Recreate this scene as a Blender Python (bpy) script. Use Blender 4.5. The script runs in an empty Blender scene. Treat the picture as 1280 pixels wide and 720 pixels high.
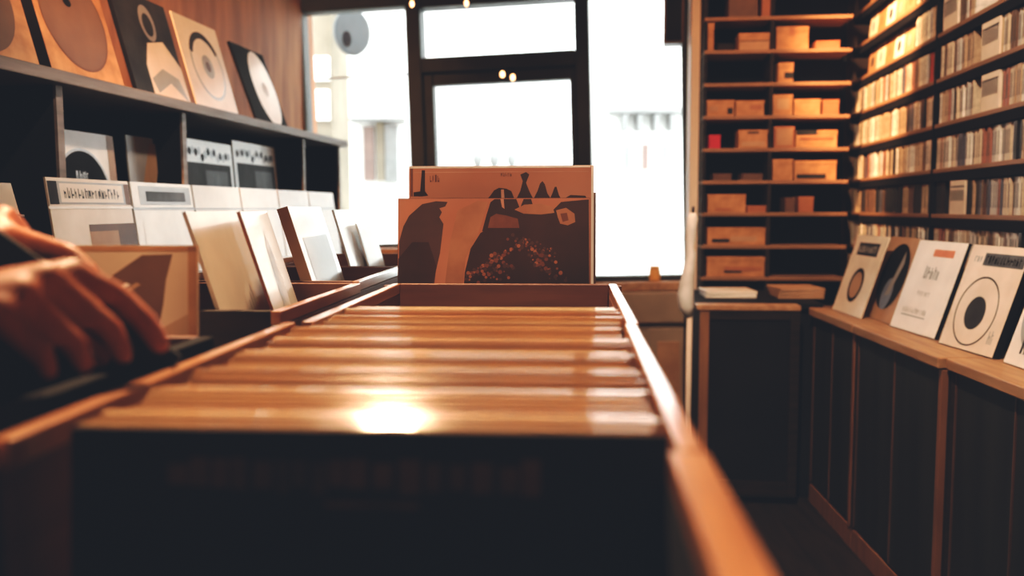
import bpy, bmesh, math, random
from math import sin, cos, tan, atan, radians, pi, sqrt
from mathutils import Matrix, Vector, Euler
random.seed(11)
scene = bpy.context.scene
COL = scene.collection
F = 1120.0
CZ = 1.12
PITCH = atan(100 / F)
ROLL = 0.003

# ------------------------------------------------------------------ camera
cam_d = bpy.data.cameras.new('camera')
cam = bpy.data.objects.new('camera', cam_d); COL.objects.link(cam)
cam_d.sensor_width = 36; cam_d.lens = 36 * F / 1280
cam_d.clip_start = 0.02; cam_d.clip_end = 200
CM = Matrix.Translation((0, 0, CZ)) @ Matrix.Rotation(pi / 2 - PITCH, 4, 'X') @ Matrix.Rotation(-ROLL, 4, 'Z')
cam.matrix_world = CM
scene.camera = cam
cam_d.dof.use_dof = True
cam_d.dof.focus_distance = 1.5
cam_d.dof.aperture_fstop = 3.1
cam_d.dof.aperture_blades = 7

def ray(px, py):
    d = Vector(((px - 640) / F, -(py - 360) / F, -1))
    return (CM.to_3x3() @ d)
def P(px, py, D):                       # point at forward distance D
    d = ray(px, py); t = D / d.y
    return Vector((0, 0, CZ)) + d * t
def PZ(px, py, z):                      # point on the horizontal plane z
    d = ray(px, py); t = (z - CZ) / d.z
    return Vector((0, 0, CZ)) + d * t

# ------------------------------------------------------------------ materials
MATS = {}
def mat(name, col, rough=0.6, col2=None, scale=8, spec=0.5, coat=0, metal=0, stretch=None, bump=0, emit=0, detail=4, contrast=(0.35, 0.65)):
    if name in MATS: return MATS[name]
    m = bpy.data.materials.new(name); m.use_nodes = True
    nt = m.node_tree; N = nt.nodes; L = nt.links
    b = N['Principled BSDF']
    b.inputs['Roughness'].default_value = rough
    b.inputs['Specular IOR Level'].default_value = spec
    b.inputs['Coat Weight'].default_value = coat
    b.inputs['Coat Roughness'].default_value = 0.12
    b.inputs['Metallic'].default_value = metal
    tc = N.new('ShaderNodeTexCoord'); mp = N.new('ShaderNodeMapping'); nz = N.new('ShaderNodeTexNoise')
    nz.inputs['Scale'].default_value = scale; nz.inputs['Detail'].default_value = detail
    if stretch: mp.inputs['Scale'].default_value = stretch
    L.new(tc.outputs['Object'], mp.inputs['Vector']); L.new(mp.outputs['Vector'], nz.inputs['Vector'])
    cr = N.new('ShaderNodeValToRGB')
    c2 = col2 or tuple(c * 0.8 for c in col)
    cr.color_ramp.elements[0].position = contrast[0]; cr.color_ramp.elements[1].position = contrast[1]
    cr.color_ramp.elements[0].color = (*c2, 1); cr.color_ramp.elements[1].color = (*col, 1)
    L.new(nz.outputs['Fac'], cr.inputs['Fac']); L.new(cr.outputs['Color'], b.inputs['Base Color'])
    if emit:
        L.new(cr.outputs['Color'], b.inputs['Emission Color']); b.inputs['Emission Strength'].default_value = emit
    if bump:
        bp = N.new('ShaderNodeBump'); bp.inputs['Strength'].default_value = bump; bp.inputs['Distance'].default_value = 0.002
        L.new(nz.outputs['Fac'], bp.inputs['Height']); L.new(bp.outputs['Normal'], b.inputs['Normal'])
    MATS[name] = m
    return m

WD = (1, 12, 1)
M_rail = mat('rail_wood', (0.50, 0.24, 0.125), 0.28, (0.36, 0.15, 0.075), 14, coat=1.0, stretch=(6, .6, 6))
M_board = mat('crate_board', (0.15, 0.058, 0.036), 0.5, (0.10, 0.038, 0.026), 10, stretch=(.6, .6, 6))
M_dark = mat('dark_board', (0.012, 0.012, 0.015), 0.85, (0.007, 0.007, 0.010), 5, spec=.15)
M_darkw = mat('dark_wood', (0.032, 0.021, 0.017), 0.7, (0.014, 0.011, 0.011), 6, spec=.2, stretch=(1, 1, 8))
M_floor = mat('floor_wood', (0.030, 0.018, 0.013), 0.6, (0.012, 0.008, 0.007), 5, stretch=(7, .7, 1), bump=.2)
M_wall = mat('wall_plaster', (0.36, 0.23, 0.15), 0.85, (0.30, 0.18, 0.11), 3)
M_ow = mat('warm_wood_wall', (0.50, 0.22, 0.09), 0.7, (0.30, 0.115, 0.045), 4, stretch=(3, 3, .5))
M_frame = mat('window_frame_paint', (0.048, 0.054, 0.052), 0.5, (0.032, 0.037, 0.037), 6, spec=.3)
M_shelf = mat('shelf_wood', (0.30, 0.165, 0.10), 0.5, (0.24, 0.125, 0.07), 8, stretch=(1, .3, 6))
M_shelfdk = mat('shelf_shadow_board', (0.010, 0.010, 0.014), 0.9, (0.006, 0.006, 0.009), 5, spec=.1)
M_lightw = mat('light_ledge_wood', (0.50, 0.30, 0.17), 0.45, (0.36, 0.19, 0.10), 7, stretch=(5, .5, 5))
M_door = mat('cabinet_panel', (0.026, 0.028, 0.027), 0.65, (0.013, 0.014, 0.016), 4, spec=.25, stretch=(4, 4, .4))
M_stile = mat('cabinet_stile', (0.33, 0.16, 0.085), 0.5, (0.22, 0.10, 0.05), 7, stretch=(4, 4, .6))
M_greywood = mat('grey_shelf_edge', (0.27, 0.21, 0.18), 0.5, (0.17, 0.125, 0.10), 8, stretch=(1, .4, 5))
M_cream = mat('cream_paint', (0.36, 0.27, 0.20), 0.6, (0.28, 0.20, 0.15), 4)
M_white = mat('white_card', (0.88, 0.84, 0.78), 0.35, (0.78, 0.73, 0.67), 9, coat=.3)
M_cardw = mat('warm_white_card', (0.82, 0.71, 0.60), 0.4, (0.70, 0.58, 0.47), 9, coat=.2)
M_greyc = mat('grey_card', (0.40, 0.38, 0.36), 0.35, (0.28, 0.26, 0.25), 7, coat=.3)
M_kraft = mat('kraft_card', (0.50, 0.31, 0.19), 0.6, (0.38, 0.22, 0.13), 9)
M_ink = mat('black_ink', (0.010, 0.011, 0.014), 0.7, (0.006, 0.006, 0.009), 8, spec=.15)
M_ink2 = mat('charcoal_ink', (0.045, 0.045, 0.05), 0.6, (0.018, 0.018, 0.022), 8, spec=.2)
M_slate = mat('slate_ink', (0.13, 0.135, 0.15), 0.5, (0.05, 0.055, 0.065), 9, spec=.25)
M_tan = mat('tan_print', (0.46, 0.27, 0.16), 0.45, (0.34, 0.18, 0.10), 9)
M_brown = mat('brown_print', (0.17, 0.085, 0.055), 0.45, (0.10, 0.05, 0.035), 9)
M_orange = mat('orange_print', (0.70, 0.25, 0.13), 0.5, (0.55, 0.17, 0.08), 9)
M_rust = mat('rust_print', (0.42, 0.17, 0.09), 0.45, (0.30, 0.11, 0.06), 9)
M_blue = mat('blue_grey_print', (0.24, 0.30, 0.40), 0.4, (0.14, 0.18, 0.26), 14)
M_red = mat('red_print', (0.50, 0.04, 0.03), 0.45)
M_pink = mat('pink_plastic', (0.55, 0.03, 0.07), 0.4)
M_green = mat('green_print', (0.10, 0.16, 0.12), 0.5)
M_vinyl = mat('black_vinyl', (0.012, 0.012, 0.014), 0.25, (0.03, 0.03, 0.033), 30, coat=.4)
M_photo = mat('copper_photo_ground', (0.56, 0.25, 0.145), 0.5, (0.44, 0.17, 0.095), 5)
M_photod = mat('copper_photo_dark', (0.060, 0.026, 0.022), 0.42, (0.030, 0.016, 0.016), 9, coat=.15)
M_photom = mat('copper_photo_mid', (0.26, 0.095, 0.055), 0.42, (0.15, 0.05, 0.034), 20, coat=.15)
M_photol = mat('copper_photo_light', (0.60, 0.33, 0.22), 0.42, (0.48, 0.22, 0.14), 14)
M_glossy_white = mat('white_sleeve', (0.80, 0.78, 0.74), 0.25, (0.66, 0.63, 0.59), 6, coat=.6)

# glass: thin sheet that lets light straight through with a faint reflection
def glass():
    m = bpy.data.materials.new('window_glass'); m.use_nodes = True
    nt = m.node_tree; N = nt.nodes; L = nt.links
    N.remove(N['Principled BSDF']); out = N['Material Output']
    tr = N.new('ShaderNodeBsdfTransparent'); gl = N.new('ShaderNodeBsdfGlossy'); mx = N.new('ShaderNodeMixShader')
    tr.inputs[0].default_value = (.96, .98, .97, 1); gl.inputs['Roughness'].default_value = 0.02
    fr = N.new('ShaderNodeFresnel'); fr.inputs[0].default_value = 1.45
    L.new(fr.outputs[0], mx.inputs[0]); L.new(tr.outputs[0], mx.inputs[1]); L.new(gl.outputs[0], mx.inputs[2])
    L.new(mx.outputs[0], out.inputs[0])
    return m
M_glass = glass()

# ------------------------------------------------------------------ mesh builder
class B:
    def __init__(s): s.v = []; s.f = []; s.m = []; s.mats = []; s.smooth = False
    def mi(s, m):
        if m not in s.mats: s.mats.append(m)
        return s.mats.index(m)
    def box(s, x0, x1, y0, y1, z0, z1, m, taper=None):
        b = len(s.v)
        for z in (z0, z1):
            for x, y in ((x0, y0), (x1, y0), (x1, y1), (x0, y1)): s.v.append(Vector((x, y, z)))
        k = s.mi(m)
        for q in ((0, 3, 2, 1), (4, 5, 6, 7), (0, 1, 5, 4), (1, 2, 6, 5), (2, 3, 7, 6), (3, 0, 4, 7)):
            s.f.append([b + i for i in q]); s.m.append(k)
    def prism(s, pts, y0, y1, m):          # polygon in XZ (ccw seen from -Y) extruded in Y
        b = len(s.v); n = len(pts); k = s.mi(m)
        for y in (y0, y1):
            for x, z in pts: s.v.append(Vector((x, y, z)))
        s.f.append([b + i for i in range(n)]); s.m.append(k)
        s.f.append([b + n + i for i in reversed(range(n))]); s.m.append(k)
        for i in range(n):
            j = (i + 1) % n
            s.f.append([b + j, b + i, b + n + i, b + n + j]); s.m.append(k)
    def flat(s, pts, y, m):                # printed shape in XZ facing -Y
        b = len(s.v); k = s.mi(m)
        for x, z in pts: s.v.append(Vector((x, y, z)))
        s.f.append(list(range(b, b + len(pts)))); s.m.append(k)
    def rect(s, x0, x1, z0, z1, y, m): s.flat([(x0, z0), (x1, z0), (x1, z1), (x0, z1)], y, m)
    def disk(s, cx, cz, r, y, m, rin=0, n=40, sx=1.0):
        k = s.mi(m); b = len(s.v)
        if rin <= 0:
            for i in range(n):
                a = 2 * pi * i / n; s.v.append(Vector((cx + sx * r * cos(a), y, cz + r * sin(a))))
            s.f.append(list(range(b, b + n))); s.m.append(k)
        else:
            for i in range(n):
                a = 2 * pi * i / n
                s.v.append(Vector((cx + sx * r * cos(a), y, cz + r * sin(a)))); s.v.append(Vector((cx + sx * rin * cos(a), y, cz + rin * sin(a))))
            for i in range(n):
                j = (i + 1) % n
                s.f.append([b + 2 * i, b + 2 * j, b + 2 * j + 1, b + 2 * i + 1]); s.m.append(k)
    def ring(s, path, radii, m, n=10, caps=True):     # tube along a path
        k = s.mi(m); b = len(s.v)
        for i, p in enumerate(path):
            p = Vector(p); t = (Vector(path[min(i + 1, len(path) - 1)]) - Vector(path[max(i - 1, 0)])).normalized()
            u = t.cross(Vector((0.3, 1, 0.1))).normalized(); w = t.cross(u)
            r = radii[i] if isinstance(radii, (list, tuple)) else radii
            for j in range(n):
                a = 2 * pi * j / n; s.v.append(p + u * (r * cos(a)) + w * (r * sin(a)))
        for i in range(len(path) - 1):
            for j in range(n):
                q = (j + 1) % n
                s.f.append([b + i * n + j, b + i * n + q, b + (i + 1) * n + q, b + (i + 1) * n + j]); s.m.append(k)
        if caps:
            s.f.append([b + j for j in reversed(range(n))]); s.m.append(k)
            s.f.append([b + (len(path) - 1) * n + j for j in range(n)]); s.m.append(k)
    def mesh(s, name):
        me = bpy.data.meshes.new(name); me.from_pydata([tuple(v) for v in s.v], [], s.f)
        for m in s.mats: me.materials.append(m)
        me.polygons.foreach_set('material_index', s.m)
        if s.smooth: me.polygons.foreach_set('use_smooth', [True] * len(s.f))
        me.update(); return me
    def build(s, name, parent=None, mw=None, bevel=0):
        o = bpy.data.objects.new(name, s.mesh(name)); COL.objects.link(o)
        if parent is not None: o.parent = parent
        elif mw is not None: o.matrix_world = mw
        if bevel:
            md = o.modifiers.new('bevel', 'BEVEL'); md.width = bevel; md.segments = 2; md.limit_method = 'ANGLE'
        return o

def tag(o, label=None, cat=None, group=None, kind=None):
    if label: o['label'] = label
    if cat: o['category'] = cat
    if group: o['group'] = group
    if kind: o['kind'] = kind
    return o
def empty(name, mw, label=None, cat=None, group=None, kind=None):
    o = bpy.data.objects.new(name, None); COL.objects.link(o); o.matrix_world = mw
    o.empty_display_size = .05
    return tag(o, label, cat, group, kind)
def frame(vp):                            # world frame whose forward axis runs to vanishing point vp
    return Matrix.Rotation(-atan((vp - 640) / F), 4, 'Z')
def struct(o): return tag(o, kind='structure')
T = Matrix.Translation
def RZ(a): return Matrix.Rotation(a, 4, 'Z')
def RX(a): return Matrix.Rotation(a, 4, 'X')
def RY(a): return Matrix.Rotation(a, 4, 'Y')

FB = frame(717)      # record bins
FL = frame(768)      # left wall and shelf
FW = frame(750)      # lower left row
FR = frame(784)      # compact disc wall
FC = frame(690)      # right cabinets
def inv(fr, p): return fr.inverted() @ p

# ------------------------------------------------------------------ generic sleeve
def sleeve(name, label, cat, mw, base, art=None, w=.315, h=.315, th=.004, group=None, edge=None):
    b = B()
    b.box(-w / 2, w / 2, 0, th, 0, h, edge or base)
    b.rect(-w / 2 + .0005, w / 2 - .0005, .0005, h - .0005, -.0002, base)
    if art: art(b)
    o = b.build(name, mw=mw)
    return tag(o, label, cat, group)
def scribble(b, x0, x1, z0, z1, y, m, n=8, seed=0):     # unreadable lettering blocks
    r = random.Random(seed); x = x0; st = (x1 - x0) / n
    for i in range(n):
        w = st * r.uniform(.45, .85); hz = (z1 - z0)
        b.rect(x, x + w * .35, z0, z0 + hz * r.uniform(.7, 1), y, m)
        b.rect(x, x + w, z0 + hz * r.choice((0, .4, .75)), z0 + hz * r.choice((0, .4, .75)) + hz * .22, y - .00005, m)
        if r.random() < .6: b.rect(x + w * .7, x + w, z0, z0 + hz * r.uniform(.5, 1), y - .0001, m)
        x += st

# ================================================================== ROOM SHELL
b = B(); b.box(-3.2, 3.2, -2.4, 5.6, -.08, 0, M_floor); struct(b.build('floor'))
b = B(); b.box(-3.2, 3.2, -2.4, 5.6, 2.9, 2.98, M_wall); struct(b.build('ceiling'))
# left wall : u = -1.62
b = B(); b.box(-1.74, -1.62, -2.6, 4.72, 0, 2.9, M_ow); struct(b.build('wall_left', mw=FL))
b = B(); b.box(1.24, 1.36, -2.6, 4.95, 0, 2.9, M_wall); struct(b.build('wall_right', mw=FR))
b = B(); b.box(-3, 3, -2.4, -2.3, 0, 2.9, M_wall); struct(b.build('wall_rear'))
# window wall plane -------------------------------------------------
WB = radians(8.5); O0 = P(632, 260, 4.62)
sdir = Vector((cos(WB), -sin(WB), 0)); tdir = (Vector((0, 0, 1)) + sdir * (-0.026)).normalized()
sdir2 = (sdir + Vector((0, 0, 0.026))).normalized()
ndir = sdir2.cross(tdir).normalized()         # pointing towards the room (-Y)
ndir = -ndir if ndir.y > 0 else ndir
WM = Matrix.Identity(4)
WM.col[0][:3] = sdir2; WM.col[1][:3] = -ndir; WM.col[2][:3] = tdir; WM.col[3][:3] = O0
WMi = WM.inverted()
def W(px, py):
    d = ray(px, py); o = Vector((0, 0, CZ))
    t = (O0 - o).dot(ndir) / d.dot(ndir)
    p = WMi @ (o + d * t); return p.x, p.z
zf = -O0.z; zc = 2.9 - O0.z
xl = W(383, 200)[0]; x_pl0 = W(516, 200)[0]; x_pl1 = W(545, 200)[0]; x_pl0u = W(511, 40)[0]; x_tr0 = W(523, 40)[0]
x_pr0 = W(715, 200)[0]; x_pr1 = W(740, 200)[0]; x_rr = W(856, 200)[0]; x_tr1 = W(725, 40)[0]
z_hd = W(620, 6)[1]; z_hdL = W(450, 15)[1]; z_hdR = W(790, -30)[1]
z_tb0 = W(625, 69)[1]; z_tb1 = W(625, 88)[1]; z_dp1 = W(628, 103)[1]
z_sl = W(480, 302)[1]; z_sr = W(800, 347)[1]
b = B()   # masonry around the opening
b.box(xl - 1.2, xl, 0, .18, zf, zc, M_ow)
b.box(x_rr + .1, x_rr + 1.9, 0, .18, zf, zc, M_wall)
b.box(xl, x_rr + .1, 0, .18, z_hd + .42, zc, M_wall)
b.box(xl, x_pl0, 0, .18, zf, z_sl - .05, M_wall)
b.box(x_pr1, x_rr + .1, 0, .18, zf, z_sr - .05, M_cream)
struct(b.build('wall_front', mw=WM))

def member(x0, x1, z0, z1, name, parent, m=M_frame, y0=-.03, y1=.07):
    b = B(); b.box(x0, x1, y0, y1, z0, z1, m); return b.build(name, parent=parent, bevel=.006)
def pane(x0, x1, z0, z1, parent, name='glass_pane'):
    b = B(); b.box(x0, x1, .018, .022, z0, z1, M_glass); return b.build(name, parent=parent)
# left window
wn = empty('window_1', WM, kind='structure')
member(xl - .10, xl + .02, z_sl - .05, z_hd + .42, 'window_jamb', wn)
member(xl, x_pl0, z_hdL + .01, z_hd + .42, 'window_head', wn)
member(xl, x_pl0, z_sl - .03, z_sl - .012, 'window_rail', wn)
pane(xl + .02, x_pl0, z_sl, z_hdL + .01, wn)
z_gl = W(440, 96)[1]
member(xl + .12, x_pl0, z_gl - .004, z_gl + .004, 'glazing_bar', wn, mat('grey_bar', (.45, .45, .44), .5), 0, .03)
# door with transom
dr = empty('door_1', WM, kind='structure')
member(x_pl0, x_pl0 + .075, zf, z_hd + .42, 'door_post', dr, y0=-.05)
member(x_pr1 - .07, x_pr1, zf, z_hd + .42, 'door_post', dr, y0=-.05)
member(x_pl0 + .075, x_pr1 - .07, z_tb1, z_tb0, 'transom_bar', dr, y0=-.05)
member(x_pl0 + .075, x_pr1 - .07, z_hd, z_hd + .42, 'door_head', dr, y0=-.05)
pane(x_pl0 + .075, x_pr1 - .07, z_tb0, z_hd, dr, 'transom_pane')
member(x_pl0 + .075, x_pl1, zf + .02, z_tb1, 'door_stile', dr, y0=-.015)
member(x_pr0, x_pr1 - .07, zf + .02, z_tb1, 'door_stile', dr, y0=-.015)
member(x_pl1, x_pr0, z_dp1, z_tb1, 'door_rail', dr, y0=-.015)
member(x_pl1, x_pr0, zf + .02, zf + .75, 'door_kick_panel', dr, y0=-.015)
pane(x_pl1, x_pr0, zf + .75, z_dp1, dr)
# right window
wn = empty('window_2', WM, kind='structure')
member(x_rr - .01, x_rr + .06, z_sr - .03, z_hd + .42, 'window_jamb', wn)
member(x_pr1, x_rr, z_hdR + .05, z_hd + .42, 'window_head', wn)
member(x_pr1, x_rr, z_sr - .02, z_sr + .012, 'window_rail', wn)
pane(x_pr1, x_rr - .01, z_sr, z_hdR + .05, wn)
# sills
b = B(); b.box(xl - .02, x_pl0 - .01, -.22, 0, z_sl - .085, z_sl - .03, M_tan); struct(b.build('trim_1', mw=WM, bevel=.004))
b = B(); b.box(x_pr1 + .0, x_rr + .02, -.10, 0, z_sr - .06, z_sr - .015, M_lightw); struct(b.build('trim_2', mw=WM, bevel=.006))
# cream panelled window seat under right window
t = empty('window_bench', WM @ T((0, 0, zf)), 'cream panelled wooden cupboard under the right window sill', 'cupboard')
h0 = z_sr - .06 - zf
b = B(); b.box(x_pr1 - .04, x_rr + .02, -.09, -.005, 0, h0, M_cream); b.build('carcass', t, bevel=.004)
b = B(); b.box(x_pr1 - .05, x_rr + .03, -.125, -.091, h0 - .16, h0 - .001, M_cream); b.build('moulding', t, bevel=.012)
xm = (x_pr1 + x_rr) / 2 + .02
for a_, c_ in ((x_pr1 - .02, xm - .02), (xm + .02, x_rr)):
    b = B(); b.box(a_, c_, -.108, -.091, .06, h0 - .19, M_cream)
    b.box(a_ + .04, c_ - .04, -.114, -.108, .12, h0 - .25, M_tan); b.build('cupboard_door', t, bevel=.004)

# small string of warm bulbs round the door
M_bulb = mat('bulb_glow', (1, .55, .28), .4, (1, .5, .22), 3, emit=5)
M_cable = M_ink
def bulb(px, py, D, lab, r=.012):
    p = P(px, py, D)
    b = B(); b.smooth = True
    b.ring([(0, 0, .035), (0, 0, .012)], [.006, .007], M_cable, 8)
    t = empty('string_light', T(p), lab, 'light', None)
    b.build('socket', t)
    b = B(); b.smooth = True
    b.ring([(0, 0, .012), (0, 0, .006), (0, 0, -.004), (0, 0, -.014), (0, 0, -.019)], [.004, r * .8, r, r * .75, .002], M_bulb, 12)
    b.build('bulb', t)
    b = B(); b.ring([(0, 0, .035), (0, .03, .05)], .002, M_cable, 6); b.build('cord', t)
bulb(515, 4, 4.42, 'small warm bulb above the top left corner of the door', .010)
bulb(583, 3, 4.42, 'small warm bulb above the glass transom', .010)
bulb(628, 92, 4.42, 'pale warm bulb on the door head, left one of the pair', .012)
bulb(641, 96, 4.40, 'deeper orange bulb on the door head, right one of the pair', .012)

# brown speaker hung top right of the window
p = P(842, 20, 4.2)
t = empty('wall_speaker', T(p) @ RZ(-.15), 'brown box speaker hung high at the right edge of the right window', 'speaker')
b = B(); b.box(-.045, .045, -.05, .06, -.13, .16, M_brown); b.build('cabinet', t, bevel=.006)
b = B(); b.box(-.036, .036, -.056, -.0505, -.118, .15, M_ink); b.build('grille', t)
b = B(); b.box(-.012, .012, .061, .2, -.01, .03, M_ink); b.build('bracket', t)

# ================================================================== STREET OUTSIDE
M_fac = mat('sunlit_render', (.90, .90, .88), .9, (.84, .84, .82), .6)
M_fac2 = mat('beige_stone', (.26, .22, .17), .9, (.15, .125, .09), 1.5)
M_pinkw = mat('pinkish_window', (.22, .15, .13), .5)
M_gw = mat('grey_street_window', (.07, .08, .085), .5)
M_gw2 = mat('pale_street_window', (.24, .24, .235), .5)
DS = 13.0
def fac(px0, px1, py0, py1, D=DS):
    a = P(px0, py1, D); c = P(px1, py0, D); return a.x, c.x, a.z, c.z
bd = empty('street_building', T((0, DS, 0)), 'pale sunlit house front across the street seen through the glass', 'building')
x0, x1, _, _ = fac(417, 1000, 0, 100)
b = B(); b.box(x0, x1 + 2, 0, 1.5, 0, 9, M_fac); b.build('facade', bd)
def fwin(px0, px1, py0, py1, m, parent, Dr=DS, th=.05):
    x0, x1, z0, z1 = fac(px0, px1, py0, py1, Dr - .1)
    b = B(); b.box(x0, x1, -.10, -.04, z0, z1, m); b.build('window', parent)
fwin(455, 467, 158, 226, M_pinkw, bd); fwin(471, 480, 152, 226, M_fac2, bd); fwin(482, 496, 156, 228, M_gw2, bd)
fwin(780, 788, 182, 212, M_gw2, bd); fwin(803, 811, 180, 212, M_pinkw, bd); fwin(828, 836, 182, 212, M_gw2, bd)
def fband(px0, px1, py0, py1, m, name='cornice'):
    x0, x1, z0, z1 = fac(px0, px1, py0, py1, DS - .3)
    b = B(); b.box(x0, x1, -.30, -.002, z0, z1, m); b.build(name, bd)
fband(762, 862, 134, 141, M_gw2); fband(436, 505, 147, 151, M_gw2); 
for x_ in (778, 797, 818, 838):
    fband(x_, x_ + 7, 143, 162, M_gw2, 'corbel')
b2 = empty('corner_building', T((fac(370, 417, 0, 1, 10)[0], 10, 0)), 'beige stone house corner at the left edge of the left window', 'building')
x0, x1, z0, z1 = fac(340, 413, 0, 10, 10)
b = B(); b.box(x0 - fac(370, 417, 0, 1, 10)[0] - 1.0, x1 - fac(370, 417, 0, 1, 10)[0], 0, 1, 0, 8, M_fac2); b.build('facade', b2)
x0 = fac(370, 417, 0, 1, 10)[0]
for py0, py1, mm in ((70, 100, M_fac), (112, 150, M_fac), (170, 196, M_gw)):
    c = fac(392, 410, py0, py1, 9.9)
    b = B(); b.box(c[0] - x0, c[1] - x0, -.1, -.01, c[2], c[3], mm); b.build('window', b2)
# ground
b = B(); b.box(-14, 14, 5.7, 13.0, -.12, -.04, mat('pavement', (.55, .54, .52), .9)); struct(b.build('ground_street'))
# oval hanging sign
p = P(440, 40, 7.0)
t = empty('shop_sign', T(p) @ RZ(.5), 'dark oval sign hanging outside behind the left window', 'sign')
b = B(); b.disk(0, 0, .16, -.02, M_gw, sx=.8); b.disk(0, 0, .16, .02, M_gw, sx=.8); b.disk(-.05, -.06, .06, -.024, M_ink, sx=.6)
n = 40
b.ring([(.128 * cos(2 * pi * i / n), 0, .16 * sin(2 * pi * i / n)) for i in range(n + 1)], .02, M_gw, 6, caps=False)
b.build('sign_board', t)
b = B(); b.ring([(0, 0, .17), (0, 0, .55), (.7, 0, .6)], .012, M_gw, 6); b.build('bracket', t)
# three round-topped bollards standing for far lamp-like dots
for i, px in enumerate((597, 618, 640)):
    p = P(px, 196, 11.8)
    t = empty('street_bollard', T((p.x, p.y, -.04)), 'grey round-topped street bollard seen through the door glass', 'bollard', 'bollards beyond the door')
    hh = p.z + .04
    b = B(); b.smooth = True
    b.ring([(0, 0, 0), (0, 0, hh - .12)], .035, M_gw2, 10); b.build('post', t)
    b = B(); b.smooth = True
    b.ring([(0, 0, hh - .12), (0, 0, hh - .08), (0, 0, hh - .03), (0, 0, hh + .03), (0, 0, hh + .06)], [.04, .06, .075, .06, .01], M_gw2, 12); b.build('cap', t)

# ================================================================== LEFT WALL SHELVING
ZS = CZ + .316
sh = empty('wall_shelving', FL @ T((-1.62, 0, 0)), 'tall dark shelving along the left wall with a worn pale top shelf', 'shelf')
b = B(); b.box(.0, .37, .5, 4.15, ZS - .03, ZS, M_greywood); b.build('top_shelf', sh, bevel=.003)
b = B(); b.box(.001, .02, .5, 4.12, .2, ZS - .031, M_dark); b.build('back_panel', sh)
for v in (1.955, 2.56, 3.60, 4.08):
    b = B(); b.box(.021, .337, v, v + .025, .0, ZS - .031, M_dark); up = b.build('upright', sh)
    b = B(); b.box(.3375, .345, v, v + .025, .0, ZS - .031, M_greywood); b.build('edge_strip', up)
b = B(); b.box(.021, .340, .5, 4.12, CZ - .155, CZ - .135, M_darkw); b.build('lower_shelf', sh)
# sleeves on the top shelf
def onshelf(v, name, lab, base, art, lean=15, u=-1.31, w=.315, z=ZS + .001, fr=FL, h=.315, th=.004, edge=None, cat='record'):
    a = math.atan2(fr[1][0], fr[0][0])
    mw = fr @ T((u, v, z)) @ RZ(pi / 2) @ RX(-radians(lean))
    return sleeve(name, lab, cat, mw, base, art, w=w, h=h, th=th, edge=edge)
M_disk = mat('warm_grey_disc', (.20, .12, .085), .45, (.14, .08, .06), 6)
M_olight = mat('orange_kraft', (.50, .25, .125), .55, (.36, .165, .075), 22)
def art1(b):
    b.disk(-.01, .145, .128, -.0006, M_disk); b.disk(-.01, .145, .03, -.001, M_rust, rin=.0)
def art2(b):
    b.disk(0, .165, .135, -.0006, M_disk); b.disk(0, .165, .136, -.0009, M_brown, rin=.131); b.disk(-.01, .205, .012, -.001, M_ink, sx=1.4)
def art3(b):
    b.rect(-.157, -.06, 0.002, .313, -.0006, M_ink2)
    b.flat([(-.06, .002), (.157, .002), (.157, .12), (.08, .19), (-.02, .17), (-.06, .1)], -.0008, M_cardw)
    b.disk(.015, .235, .055, -.001, M_greyc, sx=.8); b.disk(.015, .23, .035, -.0012, M_ink2, sx=.8)
    b.flat([(-.03, .02), (.06, .06), (.15, .01), (.12, .08), (.03, .10), (-.05, .06)], -.0011, M_greyc)
def art4(b):
    b.disk(.01, .16, .115, -.0006, M_greyc); b.disk(.01, .16, .105, -.0008, M_cardw); b.disk(.01, .16, .115, -.0009, M_ink2, rin=.1, n=40) if False else None
    for i in range(14):
        a0 = radians(30 + i * 9)
        a1 = radians(30 + (i + 1) * 9.2)
        b.flat([(.01 + .118 * cos(a0), .16 + .118 * sin(a0)), (.01 + .118 * cos(a1), .16 + .118 * sin(a1)), (.01 + .095 * cos(a1), .16 + .095 * sin(a1)), (.01 + .095 * cos(a0), .16 + .095 * sin(a0))], -.001, M_ink2)
    b.disk(.01, .16, .04, -.001, M_greyc); b.disk(.01, .16, .018, -.0013, M_brown)
M_palew2 = mat('off_white_print', (.66, .63, .6), .5)
def art5(b):
    b.disk(.045, .157, .152, -.0006, M_white, sx=.72); b.disk(.045, .155, .03, -.0009, M_palew2)
onshelf(1.80, 'record_sleeve', 'leftmost rust-orange record sleeve with a brown disc on the top shelf', M_olight, art1, cat='record')
onshelf(2.16, 'record_sleeve', 'orange kraft record sleeve with a large grey disc on the top shelf', M_olight, art2, th=.03, edge=M_ink)
onshelf(2.54, 'record_sleeve', 'black record sleeve with a pale draped figure shape on the top shelf', M_ink2, art3, th=.012, edge=M_ink)
onshelf(2.90, 'record_sleeve', 'cream record sleeve with a ringed pale disc on the top shelf', M_cardw, art4)
onshelf(3.38, 'record_sleeve', 'black record sleeve with an off-white oval at the window end of the top shelf', M_ink, art5, lean=19, edge=M_ink, th=.01)
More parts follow.
